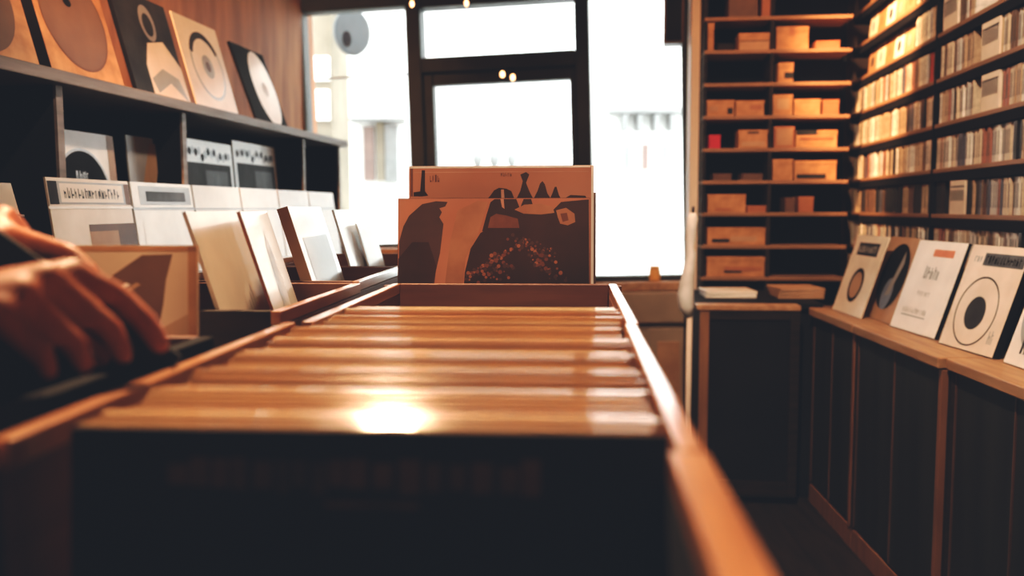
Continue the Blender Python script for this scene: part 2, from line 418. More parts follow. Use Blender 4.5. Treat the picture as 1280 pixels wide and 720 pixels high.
# records leaning at back of the bay under the top shelf
def lowback(va, vb, pxm, py_top, name, lab, base, art, u=-1.34, lean=4, cat='record', edge=None):
    vm = (va + vb) / 2; zb = CZ - .1345
    zt_ = (260 - py_top) / F * (vm + .12) + CZ
    h = (zt_ - zb) / cos(radians(lean)); w = vb - va
    mw = FL @ T((u, vm, zb)) @ RZ(pi / 2) @ RX(-radians(lean)) @ Matrix.Diagonal((1, 1, h / .315, 1))
    return sleeve(name, lab, cat, mw, base, art, w=w, h=.315, edge=edge)
def art6(b):
    b.disk(0, .15, .125, -.0006, M_greyc); b.disk(0, .15, .118, -.0009, M_ink)
    scribble(b, -.03, .03, .20, .22, -.0012, M_greyc, 4, 3); b.rect(.125, .157, .001, .314, -.0011, M_tan)
def art7(b):
    b.disk(0, .2, .09, -.0006, M_greyc, sx=.6); b.flat([(-.1, .0), (-.02, 0), (.12, .3), (.05, .3)], -.0008, M_tan)
def art8(b):
    b.rect(-.18, .18, .02, .25, -.0006, M_ink2); b.rect(-.02, .15, .04, .23, -.0008, M_slate)
    r = random.Random(5)
    for i in range(16): b.disk(-.17 + i * .0227, .275 + r.uniform(-.01, .01), .012, -.0007, M_greyc if i % 2 else M_ink2, n=10)
lowback(2.03, 2.32, 0, 163, 'record_sleeve', 'beige sleeve with a big black disc in the shelf bay under the top shelf', M_cardw, art6)
lowback(2.40, 2.55, 0, 170, 'record_sleeve', 'narrow grey and tan picture sleeve beside the bay upright under the top shelf', M_greyc, art7)
lowback(2.70, 3.10, 0, 176, 'picture_panel', 'dark panel with white speckled header under the top shelf, nearer one', M_white, art8, cat='picture')
lowback(3.115, 3.52, 0, 180, 'picture_panel', 'dark grey panel with white speckled header under the top shelf, nearer the window', M_white, art8, cat='picture')

# row of tall sleeves with header strips (behind the left bins)
def header_art(k):
    def f(b):
        if k == 0:
            b.rect(-.15, .15, .262, .308, -.0006, M_greyc); b.rect(-.112, .122, .266, .304, -.0008, M_cardw); scribble(b, -.10, .11, .274, .296, -.0010, M_slate, 17, 4)
            b.rect(-.15, -.12, .262, .308, -.0009, M_ink2); b.rect(.13, .15, .262, .308, -.0009, M_brown)
            b.rect(-.157, .157, .253, .258, -.0008, M_white)
            b.rect(-.03, .16 - .003, .08, .22, -.0007, M_brown); b.rect(-.03, .157, .08, .10, -.0008, M_ink2); b.rect(-.03, .08, .12, .205, -.0009, M_tan); b.rect(-.03, .08, .105, .118, -.0009, M_brown)
        elif k == 1:
            b.rect(-.12, .14, .262, .306, -.0006, M_greyc); b.rect(-.09, .11, .270, .294, -.0009, M_slate); b.rect(-.157, .157, .25, .256, -.0008, M_greyc)
            b.rect(-.12, .10, .06, .22, -.0007, M_white)
        else:
            b.rect(-.157, .157, .25, .254, -.0008, M_greyc); b.rect(-.1, .08, .1, .2, -.0007, M_white)
    return f
rowm = [M_cardw, M_white, M_white, M_white, M_white, M_white]
rowl = ['cream record sleeve with a lettered header strip standing behind the nearest left bin', 'white record sleeve with a grey header strip, second in the rear left row',
        'white glossy sleeve in the rear left row behind the leaning grey sleeve', 'white glossy sleeve in the rear left row, fourth from the near end',
        'white glossy sleeve in the rear left row, fifth from the near end', 'white glossy sleeve in the rear left row, nearest the window']
for i in range(6):
    v = 1.80 + i * .315
    mw = FW @ T((-1.03, v, CZ + .062 - .312)) @ RZ(pi / 2 ) @ RX(-radians(7))
    sleeve('record_sleeve', rowl[i], 'record', mw, rowm[i], header_art(min(i, 2)), w=.305)
sleeve('record_sleeve', 'slanting pale sleeve at the left frame edge of the rear left row, above the hand', 'record',
       FW @ T((-1.03, 1.455, CZ + .056 - .312)) @ RZ(pi / 2) @ RX(-radians(14)), M_cardw, header_art(2), w=.29)
# low bench carrying that row
b = B(); b.box(-1.10, -.86, 1.25, 3.9, 0, CZ + .062 - .313, M_darkw); tag(b.build('display_bench', mw=FW), 'long dark wooden bench under the rear left row of sleeves', 'bench')

# ================================================================== RECORD BINS
RIM = CZ - .117
def board(x0, x1, y0, y1, z0, z1, m, name, t, bev=.0015):
    b = B(); b.box(x0, x1, y0, y1, z0, z1, m); return b.build(name, t, bevel=bev)
def bin_(u0, u1, v0, v1, lab, rim=RIM, depth=.325, wr=.014, sm=None, front=True, back=True, name='record_bin', rm=None, fm=None, fh=None):
    # u0,u1 : inner faces
    t = empty(name, FB @ T((0, 0, 0)), lab, 'bin')
    z0 = rim - depth
    rm = rm or M_rail
    for nm, a, c in (('side_board', u0 - wr, u0), ('side_board', u1, u1 + wr)):
        board(a, c, v0, v1, z0, rim - .0165, (sm or (M_board if rm is M_rail else rm)), nm, t); board(a, c, v0, v1, rim - .016, rim, rm, 'rim', t)
    if front: board(u0, u1, v0, v0 + .012, z0, rim, fm or M_board, 'front_board', t)
    if back: board(u0, u1, v1 - .012, v1, z0, rim, M_board, 'back_board', t)
    board(u0, u1, v0 + .012 * front, v1 - .012 * back, z0, z0 + .012, M_dark, 'base_board', t)
    return t
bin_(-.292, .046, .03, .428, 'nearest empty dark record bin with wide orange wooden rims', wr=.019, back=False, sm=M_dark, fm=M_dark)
bin_(-.287, .0515, .431, .905, 'middle record bin packed with plastic-sleeved records below the camera', wr=.0125, front=False, back=False)
bin_(-.270, .054, .908, 1.385, 'far centre record bin, half filled, with a brown back board', wr=.0125, front=False)
# left column
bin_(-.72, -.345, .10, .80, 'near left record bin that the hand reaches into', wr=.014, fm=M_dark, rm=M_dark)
bin_(-.72, -.347, 1.0, 1.39, 'left record bin with two leaning pale sleeves and a dark front board', wr=.012, fm=M_darkw)
bin_(-.70, -.357, 1.42, 1.78, 'far left record bin with a kraft-edged white sleeve', wr=.012)
bin_(-.70, -.361, 1.79, 2.3, 'last left record bin nearest the window with white sleeves', wr=.012, depth=.32, rim=RIM + .0)
# plinth under the bins
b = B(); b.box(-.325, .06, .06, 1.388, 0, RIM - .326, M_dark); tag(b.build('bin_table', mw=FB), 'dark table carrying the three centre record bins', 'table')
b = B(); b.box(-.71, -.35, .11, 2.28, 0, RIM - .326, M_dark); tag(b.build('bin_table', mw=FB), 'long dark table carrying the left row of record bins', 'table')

# --- filed records
def filed_mesh(name, mside, mtop, w=.315, h=.303, th=.0052):
    b = B(); n = 6
    pts = [(0, 0), (th, 0)]
    cp = th * .06; prof = [(th, h - cp)] + [(th / 2 + th / 2 * cos(a), h - cp + cp * sin(a)) for a in [pi * i / n for i in range(1, n)]] + [(0, h - cp)]
    ring_ = [(0, 0), (th, 0)] + prof
    k = len(ring_); ms = b.mi(mside); mt = b.mi(mtop)
    for x in (-w / 2, w / 2):
        for y, z in ring_: b.v.append(Vector((x, y, z)))
    for i in range(k):
        j = (i + 1) % k
        b.f.append([i, i + k, j + k, j]); b.m.append(mt if ring_[i][1] > h - th and ring_[j][1] > h - th else ms)
    b.f.append(list(range(k))); b.m.append(ms)
    b.f.append([k + i for i in reversed(range(k))]); b.m.append(ms)
    return b.mesh(name)
def mtop(n, c): return mat('sleeve_top_' + n, c, .18, tuple(x * .75 for x in c), 25, coat=1.0, stretch=(.25, 4, 1))
tops = {'tan': (.72, .44, .26), 'honey': (.84, .56, .34), 'brown': (.52, .30, .18), 'cream': (.86, .67, .48), 'rust': (.62, .35, .20)}
tops['black'] = (.016, .016, .02)
kinds = {}
for k, c in tops.items():
    kinds[k] = filed_mesh('filed_' + k, h=(.275 if k == 'black' else .303), mside= mat('sleeve_side_' + k, tuple(x * .8 for x in c), .45), mtop=mtop(k, c))
    MATS['sleeve_top_' + k].node_tree.nodes['Principled BSDF'].inputs['Coat Roughness'].default_value = .06
def put_filed(kind, u, v, ztop, lean, lab, group, name='filed_record', me=None):
    o = bpy.data.objects.new(name, me or kinds[kind]); COL.objects.link(o)
    h = .275 if kind == 'black' else .303
    L_ = radians(lean)
    o.matrix_world = FB @ T((u, v - h * sin(L_), ztop - h * cos(L_))) @ RX(-L_)
    return tag(o, lab, 'record', group)
# front dark sleeve of the middle bin, with worn faded lettering
def art_dark(b):
    r = random.Random(2); x = -.105
    for i in range(17):
        w = r.uniform(.006, .011); b.rect(x, x + w, (.272) + r.uniform(-.002, .002), .287 + r.uniform(-.003, .003), -.0006, M_faint); x += w + r.uniform(.001, .004)
    b.rect(-.02, .03, .263, .266, -.0006, M_faint)
M_faint = mat('faded_lettering', (.17, .085, .05), .8, (.05, .03, .022), 30)
L_ = radians(5)
sleeve('record_sleeve', 'dark front record sleeve with faded unreadable lettering in the middle bin', 'record',
       FB @ T((-.110, .455 - .303 * sin(L_), RIM + .0005 - .303 * cos(L_))) @ RX(-L_), M_ink, art_dark, w=.318, h=.303, th=.004, edge=M_ink)
r = random.Random(7)
v = .4635; i = 0
seq = ['honey', 'tan', 'brown', 'honey', 'tan', 'rust', 'honey', 'cream', 'tan', 'honey', 'brown', 'tan']
while v < .905:
    k = seq[i % len(seq)] if r.random() < .7 else r.choice(['honey', 'tan', 'rust', 'brown'])
    dz = 0.0032 * sin(i * .55) + r.uniform(-.0016, .0012)
    du = r.uniform(-.004, .004)
    put_filed(k, -.112 + du, v, RIM - .0015 + dz, 5, k + '-topped record sleeve filed upright in the middle bin', k + '-topped records in the middle bin')
    v += r.choice((.0056, .0056, .0058, .0062, .0095)); i += 1
v = .935; i = 0
while v < 1.085:
    k = ['cream', 'honey', 'tan', 'rust', 'cream'][i % 5]
    put_filed(k, -.107 + r.uniform(-.003, .003), v, RIM - .002 + r.uniform(-.003, .003), 4, k + '-topped record sleeve filed upright in the far centre bin', k + '-topped records in the far centre bin')
    v += r.choice((.0075, .009, .012)); i += 1
# left-near bin records (coloured black to stand in for shade under the hand)
v = .30; i = 0
while v < .775:
    k = 'black'
    if .56 < v < .72: v += .0105; continue
    put_filed(k, -.5225 + r.uniform(-.004, .004), v, RIM - .03 + r.uniform(-.004, .004), 6, k + '-topped record sleeve filed in the near left bin by the hand', k + '-topped records in the near left bin')
    v += .0105; i += 1

# --- standing sleeves behind the centre bin
t = empty('display_box', FB, 'stepped brown display box behind the centre bins holding the copper photo sleeves', 'box')
board(-.30, .075, 1.392, 1.405, .02, RIM - .004, M_board, 'front_board', t)
board(-.30, .075, 1.405, 1.50, .02, CZ + .016 - .316, M_darkw, 'lower_step', t)
board(-.30, .075, 1.50, 1.80, .02, CZ + .068 - .3115, M_darkw, 'upper_step', t)
def pf(pts, z_off=0):
    return [((px - 618.5) * .001353, .3135 - (py - 248) * .001353) for px, py in pts]
def pb(pts):
    return [((px - 627) * .001405, .3155 - (py - 209) * .001405) for px, py in pts]
def photo_front(b):
    d, m, l, g = M_photod, M_photom, M_photol, M_photog
    b.flat(pf([(503, 351), (504, 299), (509, 281), (516, 268), (532, 254), (549, 250.5), (563, 251.5), (560, 257), (553, 259), (556, 264), (553, 270), (558, 278), (556, 296), (554, 313), (549, 335), (547, 351)][::1]), -.0006, m2)
    b.flat(pf([(502.5, 351), (503, 320), (520, 300), (540, 300), (550, 330), (545, 351)]), -.0008, d)
    b.flat(pf([(560, 351), (566, 300), (575, 262), (600, 250), (612, 252), (600, 290), (585, 320), (582, 351)]), -.0005, g)
    b.flat(pf([(583, 354), (584, 337), (591, 308), (603, 289), (612, 284), (650, 283), (702, 280), (733.5, 281), (734, 354)]), -.0007, d)
    b.flat(pf([(605, 287), (610, 268), (615, 252), (620, 248.2), (646, 248.2), (650, 258), (651, 287)]), -.0009, d)
    b.flat(pf([(650, 287), (648, 266), (655, 248.2), (664, 248.2), (668, 262), (690, 262), (700, 252), (733, 249), (733.5, 287)]), -.0010, d)
    b.flat(pf([(627, 248.2), (631, 248.2), (632, 260), (629, 258)]), -.0013, l)
    b.flat(pf([(612, 283), (615, 270), (622, 266), (634, 268), (648, 272), (650, 283)]), -.0012, m)
    b.flat(pf([(644, 261), (656, 255), (676, 254), (690, 258), (692, 265), (676, 267), (655, 266)]), -.0014, g)
    b.flat(pf([(694, 262), (706, 259), (716, 266), (717, 276), (708, 280), (699, 278), (696, 270)]), -.0014, g)
    b.flat(pf([(699, 266), (707, 265), (709, 274), (702, 276)]), -.0016, m)
    r = random.Random(3); k = 0
    for (xa, ya, xb, yb, n_, sp) in ((586, 344, 622, 318, 46, 4), (622, 318, 660, 300, 30, 4), (665, 310, 700, 350, 60, 11), (605, 345, 640, 330, 30, 9), (640, 296, 690, 312, 34, 6)):
        for i in range(n_):
            f = r.random(); k += 1
            px = xa + (xb - xa) * f + r.uniform(-sp, sp); py = ya + (yb - ya) * f + r.uniform(-sp, sp)
            (x, z), = pf([(px, min(py, 352))])
            b.disk(x, z, r.uniform(.0012, .0036), -.0011 - k * 2e-6, r.choice((m, m, m2, m2, M_rust)), n=7)
def photo_back(b):
    d, m, l, g = M_photod, M_photom, M_photol, M_photog
    b.rect(-.1585, .1535, .3115, .3150, -.0007, M_edgew); b.rect(.1545, .1588, .0, .3150, -.0008, M_edgew)
    b.rect(-.15, .15, .3040, .3055, -.0006, l)
    b.flat(pb([(520, 246), (520, 241), (528, 240), (530, 214), (534, 214), (534, 240), (538, 245), (530, 246)]), -.0007, d)
    b.flat(pb([(516, 246), (516, 212), (519, 212), (519, 246)]), -.0007, m)
    scribble(b, -.122, -.105, .288, .301, -.0007, m, 4, 9)
    scribble(b, .0, .020, .297, .304, -.0007, m, 5, 10)
    b.flat(pb([(608, 252), (614, 246), (619, 239), (625, 236), (634, 237), (640, 240), (645, 252)]), -.0007, d)
    b.flat(pb([(628, 252), (627.5, 238), (631, 238), (632, 252)]), -.0012, l)
    b.flat(pb([(645, 252), (651, 240), (654, 228), (651, 220), (658, 217), (662, 220), (658, 230), (662, 240), (668, 252)]), -.0008, d)
    b.flat(pb([(666, 252), (672, 240), (675, 231), (678, 228), (681, 232), (684, 243), (690, 252)]), -.0009, d)
    b.flat(pb([(686, 252), (690, 243), (693, 235), (695, 235), (698, 245), (702, 252)]), -.0008, d)
    b.flat(pb([(700, 252), (712, 245), (730, 246), (733, 252)]), -.0007, d)
m2 = mat('copper_photo_shadow', (0.105, 0.048, 0.038), 0.5, (0.065, 0.032, 0.028), 9)
M_photog = mat('copper_photo_glow', (0.50, 0.24, 0.13), 0.5, (0.36, 0.15, 0.08), 14)
M_edgew = mat('backlit_sleeve_edge', (.95, .84, .74), .4)  # near-white colour standing in for backlight through the plastic sleeve
c1 = inv(FB, P(618.5, 300, 1.49)).x
c2 = inv(FB, P(627, 300, 1.56)).x
sleeve('record_sleeve', 'copper-toned photo sleeve with a dark figure at left, front one standing behind the bins', 'record',
       FB @ T((c1 , 1.435, CZ + .016 - .3135)) @ RZ(.0) @ RX(-radians(5)), M_photo, photo_front, edge=M_photod)
sleeve('record_sleeve', 'taller copper-toned sleeve with a painted backlit rim standing behind the dark figure sleeve', 'record',
       FB @ T((c2, 1.52, CZ + .068 - .3105)) @ RX(-radians(4)), M_photo, photo_back, edge=M_edgew, w=.318, h=.3155)
sleeve('record_sleeve', 'plain brown sleeve just showing at the right edge behind the copper sleeves', 'record',
       FB @ T((c2 + .008, 1.565, CZ + .068 - .3105)) @ RX(-radians(4)), M_brown, None, w=.312, h=.27)

# --- left column sleeves
M_kraft2 = mat('pale_tan_card', (.66, .48, .33), .5, (.52, .35, .23), 6)
def art_swirl(b):
    d = M_brown
    b.flat([(.02, .175), (.05, .20), (.08, .245), (.12, .29), (.128, .30), (.10, .302), (.09, .285), (.07, .275), (.03, .25), (.0, .215)], -.0007, M_tan)
    b.flat([(.035, .255), (.07, .285), (.10, .305), (.132, .306), (.125, .28), (.122, .255), (.118, .235), (.08, .228), (.05, .23)], -.0008, d)
    for i in range(5):
        x = .0 + i * .011
        b.flat([(x, .225 + i * .002), (x + .004, .224 + i * .002), (x + .03, .26), (x + .055, .275), (x + .05, .277), (x + .024, .262)], -.0011, M_cardw if i % 2 else M_tan)
    b.flat([(.06, .18), (.1, .22), (.157, .25), (.157, .16), (.07, .16)], -.0006, M_kraft)
    b.rect(.148, .157, .0, .314, -.0009, M_olight); b.rect(-.15, .157, .309, .314, -.0009, M_olight)
pr = P(245, 360, .90)
u_r = inv(FB, pr).x
sleeve('record_sleeve', 'tan record sleeve with swirling brown picture standing behind the hand', 'record',
       FB @ T((u_r - .158, .862, P(200, 308, .90).z - .3135)) @ RX(-radians(4)), M_kraft2, art_swirl, edge=M_kraft2)
board_t = None
def two_point(px0, D0, px1, D1, ztop, lean, name, lab, base, art, w=.315, h=.315, th=.004, edge=None, zref=RIM):
    # bottom line crosses rim height at the two given pixels/depths; turn the sleeve along that line
    a = P(px0, 380, D0); c = P(px1, 380, D1)
    yaw = math.atan2(c.y - a.y, c.x - a.x)
    mid = (a + c) / 2
    hz = h * cos(radians(lean)); z0 = ztop - hz
    nrm = Vector((-sin(yaw), cos(yaw), 0))    # away from viewer side (local +y)
    base_pt = mid - nrm * ((zref - z0) * tan(radians(lean)))
    mw = T((base_pt.x, base_pt.y, z0)) @ RZ(yaw) @ RX(-radians(lean))
    return sleeve(name, lab, 'record', mw, base, art, w=w, h=h, th=th, edge=edge)
def art_faint(b):
    b.flat([(-.02, .05), (.03, .06), (.05, .15), (.02, .22), (-.01, .2), (-.03, .12)], -.0006, M_greyl)
    for i in range(5): b.rect(-.03 + i * .015, -.025 + i * .015, .10 + i * .02, .17 + i * .01, -.0009, M_greyc)
M_greyl = mat('pale_grey_print', (.44, .41, .38), .4, (.36, .33, .31), 12)
M_palew = mat('pale_beige_card', (.52, .47, .42), .35, (.40, .36, .32), 7, coat=.3)
zt = P(265, 264, 1.2).z
two_point(276, 1.06, 335, 1.34, zt, 17, 'record_sleeve', 'pale grey sleeve leaning left in the bin with the dark front board', M_palew, art_faint, w=.30)
two_point(341, 1.09, 365, 1.36, zt, 17, 'record_sleeve', 'white glossy sleeve leaning beside the pale grey one in the left bin', M_glossy_white, art_faint, w=.29, h=.25, edge=M_rust)
zt = P(370, 258, 1.6).z
def art_blank(b): b.rect(-.1, .1, .15, .26, -.0006, M_palew)
two_point(392, 1.47, 426, 1.72, zt, 17, 'record_sleeve', 'thick kraft-edged white sleeve leaning in the far left bin', M_glossy_white, art_blank, w=.27, th=.018, edge=M_kraft)
zt = P(420, 262, 2.0).z
two_point(440, 1.86, 460, 2.06, zt, 16, 'record_sleeve', 'white sleeve leaning in the last left bin, nearer one', M_glossy_white, art_faint, w=.22, h=.27)
two_point(462, 2.0, 478, 2.2, zt - .03, 16, 'record_sleeve', 'white sleeve leaning in the last left bin, nearer the window', M_glossy_white, art_blank, w=.22, h=.27)

pc = P(226, 446, .66)
mwb = T(pc) @ RZ(.02) @ RY(radians(36)) @ T((-.1575, 0, -.315))
sleeve('record_sleeve', 'black record sleeve being pulled up tilted by the fingers of the near hand', 'record', mwb, M_ink, None, edge=M_ink)

# ================================================================== RIGHT CABINETS
ZT = CZ - .374
cl = [inv(FC, PZ(px, py, ZT)) for px, py in ((1010, 383), (1062, 405), (1170, 447), (1280, 490))]
uc = sum(p.x for p in cl[:3]) / 3 + .02
print('cab u', [round(p.x, 3) for p in cl], [round(p.y, 2) for p in cl])
vs = [cl[0].y - .03, cl[1].y, cl[2].y, cl[2].y - .62, cl[2].y - 1.3]
labs = ['far low cabinet with two narrow panel doors under the record ledge', 'middle low cabinet with dark doors under the record ledge',
        'near low cabinet with a dark door under the record ledge', 'nearest low cabinet at the right edge under the record ledge']
for i in range(4):
    va, vb = vs[i + 1] + .002, vs[i] - .002
    t = empty('low_cabinet', FC @ T((uc + (.018 if i > 1 else 0), va, 0)), labs[i], 'cabinet')
    ln = vb - va; bk = (.26, .2, .15, .10)[i]
    board(.012, bk, 0, ln, .08, ZT - .032, M_darkw, 'carcass', t)
    board(0, bk, 0, ln, 0, .075, M_stile, 'plinth', t, .004)
    board(-.006, .011, 0, .021, .08, ZT - .032, M_stile, 'stile', t)
    board(-.004, .011, ln - .02, ln, .08, ZT - .032, M_darkw, 'stile', t)
    nd = 2
    dw = (ln - .046) / nd
    for j in range(nd):
        board(0, .011, .027 + j * dw, .026 + (j + 1) * dw - .008, .085, ZT - .036, M_door, 'door_panel', t, .002)
        board(-.003, .011, .026 + (j + 1) * dw - .0075, .026 + (j + 1) * dw - .001, .085, ZT - .036, M_brown, 'door_strip', t, .001)
    board(-.018, bk, 0, ln, ZT - .03, ZT, M_lightw, 'ledge', t, .004)
# sleeves on the ledge
def ledge(pxa, pya, pxb, pyb, lab, base, art, lean=18, w=None, h=.285, th=.004, edge=None, name='record_sleeve', off=0):
    a = PZ(pxa, pya, ZT + .003); c = PZ(pxb, pyb, ZT + .003)
    yaw = math.atan2(c.y - a.y, c.x - a.x); mid = (a + c) / 2
    ww = w or (c - a).length
    mw = T(mid) @ RZ(yaw) @ T((0, off, 0)) @ RX(-radians(lean))
    return sleeve(name, lab, 'record', mw, base, art, w=ww, h=h, th=th, edge=edge)
def la(b):
    b.disk(-.0, .105, .062, -.0006, M_ink); b.disk(0, .105, .047, -.0009, M_tan); b.disk(0, .105, .03, -.0011, M_kraft)
    b.rect(-.095, .095, .212, .258, -.0006, M_ink2); scribble(b, -.085, .085, .222, .248, -.0009, M_greyc, 9, 1)
def lb(b):
    b.disk(.01, .15, .118, -.0006, M_ink); b.disk(.01, .09, .055, -.0009, M_blue, sx=.8); b.flat([(-.01, .08), (.03, .09), (.07, .2), (.05, .24), (.02, .15)], -.0011, M_greyc)
    b.disk(.01, .15, .118, -.0012, M_kraft, rin=.113)
def lc(b):
    b.rect(-.03, .09, .235, .257, -.0006, M_orange); scribble(b, -.045, .05, .165, .205, -.0006, M_greyc, 5, 2)
    scribble(b, -.045, .035, .112, .128, -.0006, M_palew, 7, 3); scribble(b, -.10, .05, .055, .075, -.0006, M_palew, 12, 4)
    b.rect(-.10, .05, .045, .049, -.0006, M_greyc)
def ld(b):
    b.disk(-.01, .105, .094, -.0006, M_ink2, rin=.090); b.disk(-.01, .1, .045, -.0006, M_ink2)
    b.rect(-.055, .125, .228, .262, -.0006, M_slate); scribble(b, -.045, .118, .234, .256, -.0009, M_ink, 12, 5); scribble(b, -.10, -.06, .236, .252, -.0006, M_greyl, 3, 5)
    scribble(b, .085, .11, .03, .065, -.0006, M_greyl, 2, 6)
def le(b):
    b.disk(-.04, .13, .10, -.0006, M_greyc, rin=.06); scribble(b, -.1, -.05, .03, .2, -.0008, M_ink2, 3, 8)
ledge(1040, 386, 1075, 398, 'small-looking cream sleeve with a black ring and header, farthest on the ledge', M_cardw, la, th=.006, edge=M_cardw)
ledge(1070, 392, 1110, 407, 'sleeve with a large black and blue disc, behind the white lettered sleeve on the ledge', M_kraft, lb, w=.27, th=.006, off=.016)
ledge(1112, 407, 1168, 424, 'white sleeve with faint lettering and an orange strip on the ledge', M_white, lc, h=.283, th=.009, edge=M_ink)
ledge(1173, 428, 1240, 448, 'off-white sleeve with a thin circle around a black disc on the ledge', M_cardw, ld, th=.02, edge=M_ink, h=.283)
ledge(1254, 452, 1345, 484, 'white sleeve with grey print at the right edge of the ledge', M_white, le, h=.283)

# ================================================================== CD WALL
PIT = .149
Z0 = CZ - .020                       # shelf top level seen edge-on just below eye height
US = 1.02
rows = [-1, 0, 1, 2, 3, 4, 5, 6, 7, 8]
t = empty('media_shelving', FR @ T((US, 0, 0)), 'wooden wall shelving packed with compact discs along the right wall', 'shelf')
for k in rows:
    z = Z0 + k * PIT - .004
    b = B(); b.box(0, .17, 1.2, 4.36, z - .014, z, M_shelf); b.build('shelf_board', t, bevel=.002)
    b = B(); b.box(.001, .17, 1.2, 4.36, z - .041, z - .0145, M_shelfdk); b.build('shelf_shade_strip', t)  # black strip painting the shade below each shelf board
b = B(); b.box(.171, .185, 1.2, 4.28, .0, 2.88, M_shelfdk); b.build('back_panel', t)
for v in (2.35, 3.2):
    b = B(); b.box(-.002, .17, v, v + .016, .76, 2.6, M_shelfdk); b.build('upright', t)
b = B(); b.box(.03, .17, 1.2, 4.28, .5, Z0 - PIT - .04, M_darkw); b.build('base_panel', t)
# cd meshes
cdcols = {'cream': (.66, .55, .43), 'pale grey': (.55, .52, .49), 'tan': (.50, .36, .25), 'brown': (.17, .10, .075), 'black': (.03, .03, .035), 'white': (.80, .75, .68),
          'rose': (.38, .17, .13), 'blue grey': (.12, .13, .18), 'red': (.45, .05, .03)}
cdm = {}
for n_, c in cdcols.items():
    b = B(); m1 = mat('cd_' + n_, c, .35, tuple(x * .7 for x in c), 60, coat=.3)
    b.box(0, .138, 0, .0100, 0, .103, m1)
    # spine print bands
    b.box(-.0004, 0, .0022, .0078, .02, .085, mat('cdp_' + n_, tuple(min(1, x * .3 + .02) for x in c), .4))
    cdm[n_] = b.mesh('cd_case_' + n_)
cds = []
r = random.Random(21)
rowname = {-1: 'lowest', 0: 'eye-level', 1: 'second', 2: 'third', 3: 'fourth', 4: 'fifth', 5: 'sixth', 6: 'seventh', 7: 'eighth'}
# face-out cards with bar stripes : (row, px)
cards = [(3, 1226), (2, 1228), (0, 1193), (4, 1176)]
def vof(px): return US / tan(atan((px - 640) / F) - atan((784 - 640) / F))
cardv = {}
for k, px in cards:
    cardv.setdefault(k, []).append(vof(px))
for k in rows[:-1]:
    v = 4.32; 
    wts = {'cream': 5, 'pale grey': 3, 'tan': 4, 'brown': 2, 'black': 1.6, 'white': 3, 'rose': 1, 'blue grey': .8, 'red': .25}
    run = 0; colr = 'cream'
    while v > 1.75:
        if any(abs(v - (cv + .065)) < .075 for cv in cardv.get(k, [])): v -= .0112; continue
        if any(v > uv - .001 and v - .0112 < uv + .018 for uv in (2.35, 3.2)): v -= .0112; continue
        if k == 4 and 2.62 < v < 2.9: v -= .0112; continue
        if k >= 4 and v > 3.48: v -= .0112; continue      # face-out sleeves there
        if run <= 0:
            colr = r.choices(list(wts), list(wts.values()))[0]; run = r.choice((1, 1, 1, 2, 3, 5))
            if k == 0 and v > 2.75: colr = r.choice(('black', 'brown', 'blue grey', 'black', 'tan'))
        run -= 1
        if r.random() < .02: v -= .02
        cds.append((k, v, colr, r.uniform(-.004, .006)))
        v -= .0112
def vis(c):
    k, v, _, _ = c
    q_ = FR @ Vector((US, v, 0)); x = 640 + F * q_.x / q_.y; y = 260 - (Z0 + k * PIT + .05 - CZ) * F / q_.y
    return x < 1300 and -25 < y < 335
inview = sorted([c for c in cds if vis(c)], key=lambda c: c[1])
near = inview[:300]; keep = set(near); rest = [c for c in cds if c not in keep]
print('cds', len(cds), len(inview))
for k, v, colr, du in near:
    o = bpy.data.objects.new('cd_case', cdm[colr]); COL.objects.link(o)
    o.matrix_world = FR @ T((US + .008 + du, v - .0112, Z0 + k * PIT - .0035)) @ RX(r.uniform(-.02, .02) * 0)
    g = '%s compact disc spine on the %s row of the right wall shelving' % (colr, rowname.get(k, 'top'))
    tag(o, g, 'compact disc', '%s compact discs on the %s row' % (colr, rowname.get(k, 'top')))
b = B()
for k, v, colr, du in rest:
    c = cdcols[colr]; z = Z0 + k * PIT - .0035; u = US + .008 + du; hh = .103 
    b.box(u, u + .13, v - .0112, v - .0012, z, z + hh, MATS['cd_' + colr])
    b.box(u - .0004, u, v - .009, v - .004, z + .02, z + .085, MATS['cdp_' + colr])
o = b.build('cd_cases', mw=FR); tag(o, 'dense run of compact disc spines filling the far end of the right wall shelves', 'compact disc', kind='stuff')
rl = {3: 'upper', 2: 'lower', 0: 'small', 4: 'top'}
for k, px in cards:
    v = vof(px)
    b = B(); b.box(-.065, .065, 0, .008, 0, .105, M_cardw)
    for i in range(8):
        b.rect(-.055 + i * .0142, -.0475 + i * .0142, .042, .085 if k else .075, -.0006, M_ink2)
    b.rect(-.058, .058, .084, .088, -.0006, M_ink2)
    if k == 4: pass
    lab = {3: 'cream price card printed with black vertical bars, on the fourth disc shelf row', 2: 'cream card with black vertical bars on the third disc shelf row',
           0: 'small white card with black bars on the eye-level disc shelf row', 4: 'tan card with barred print high on the fifth disc shelf row'}[k]
    tag(b.build('shelf_card', mw=FR @ T((US + .002, v + .0, Z0 + k * PIT - .0035)) @ RZ(-pi / 2)), lab, 'card')
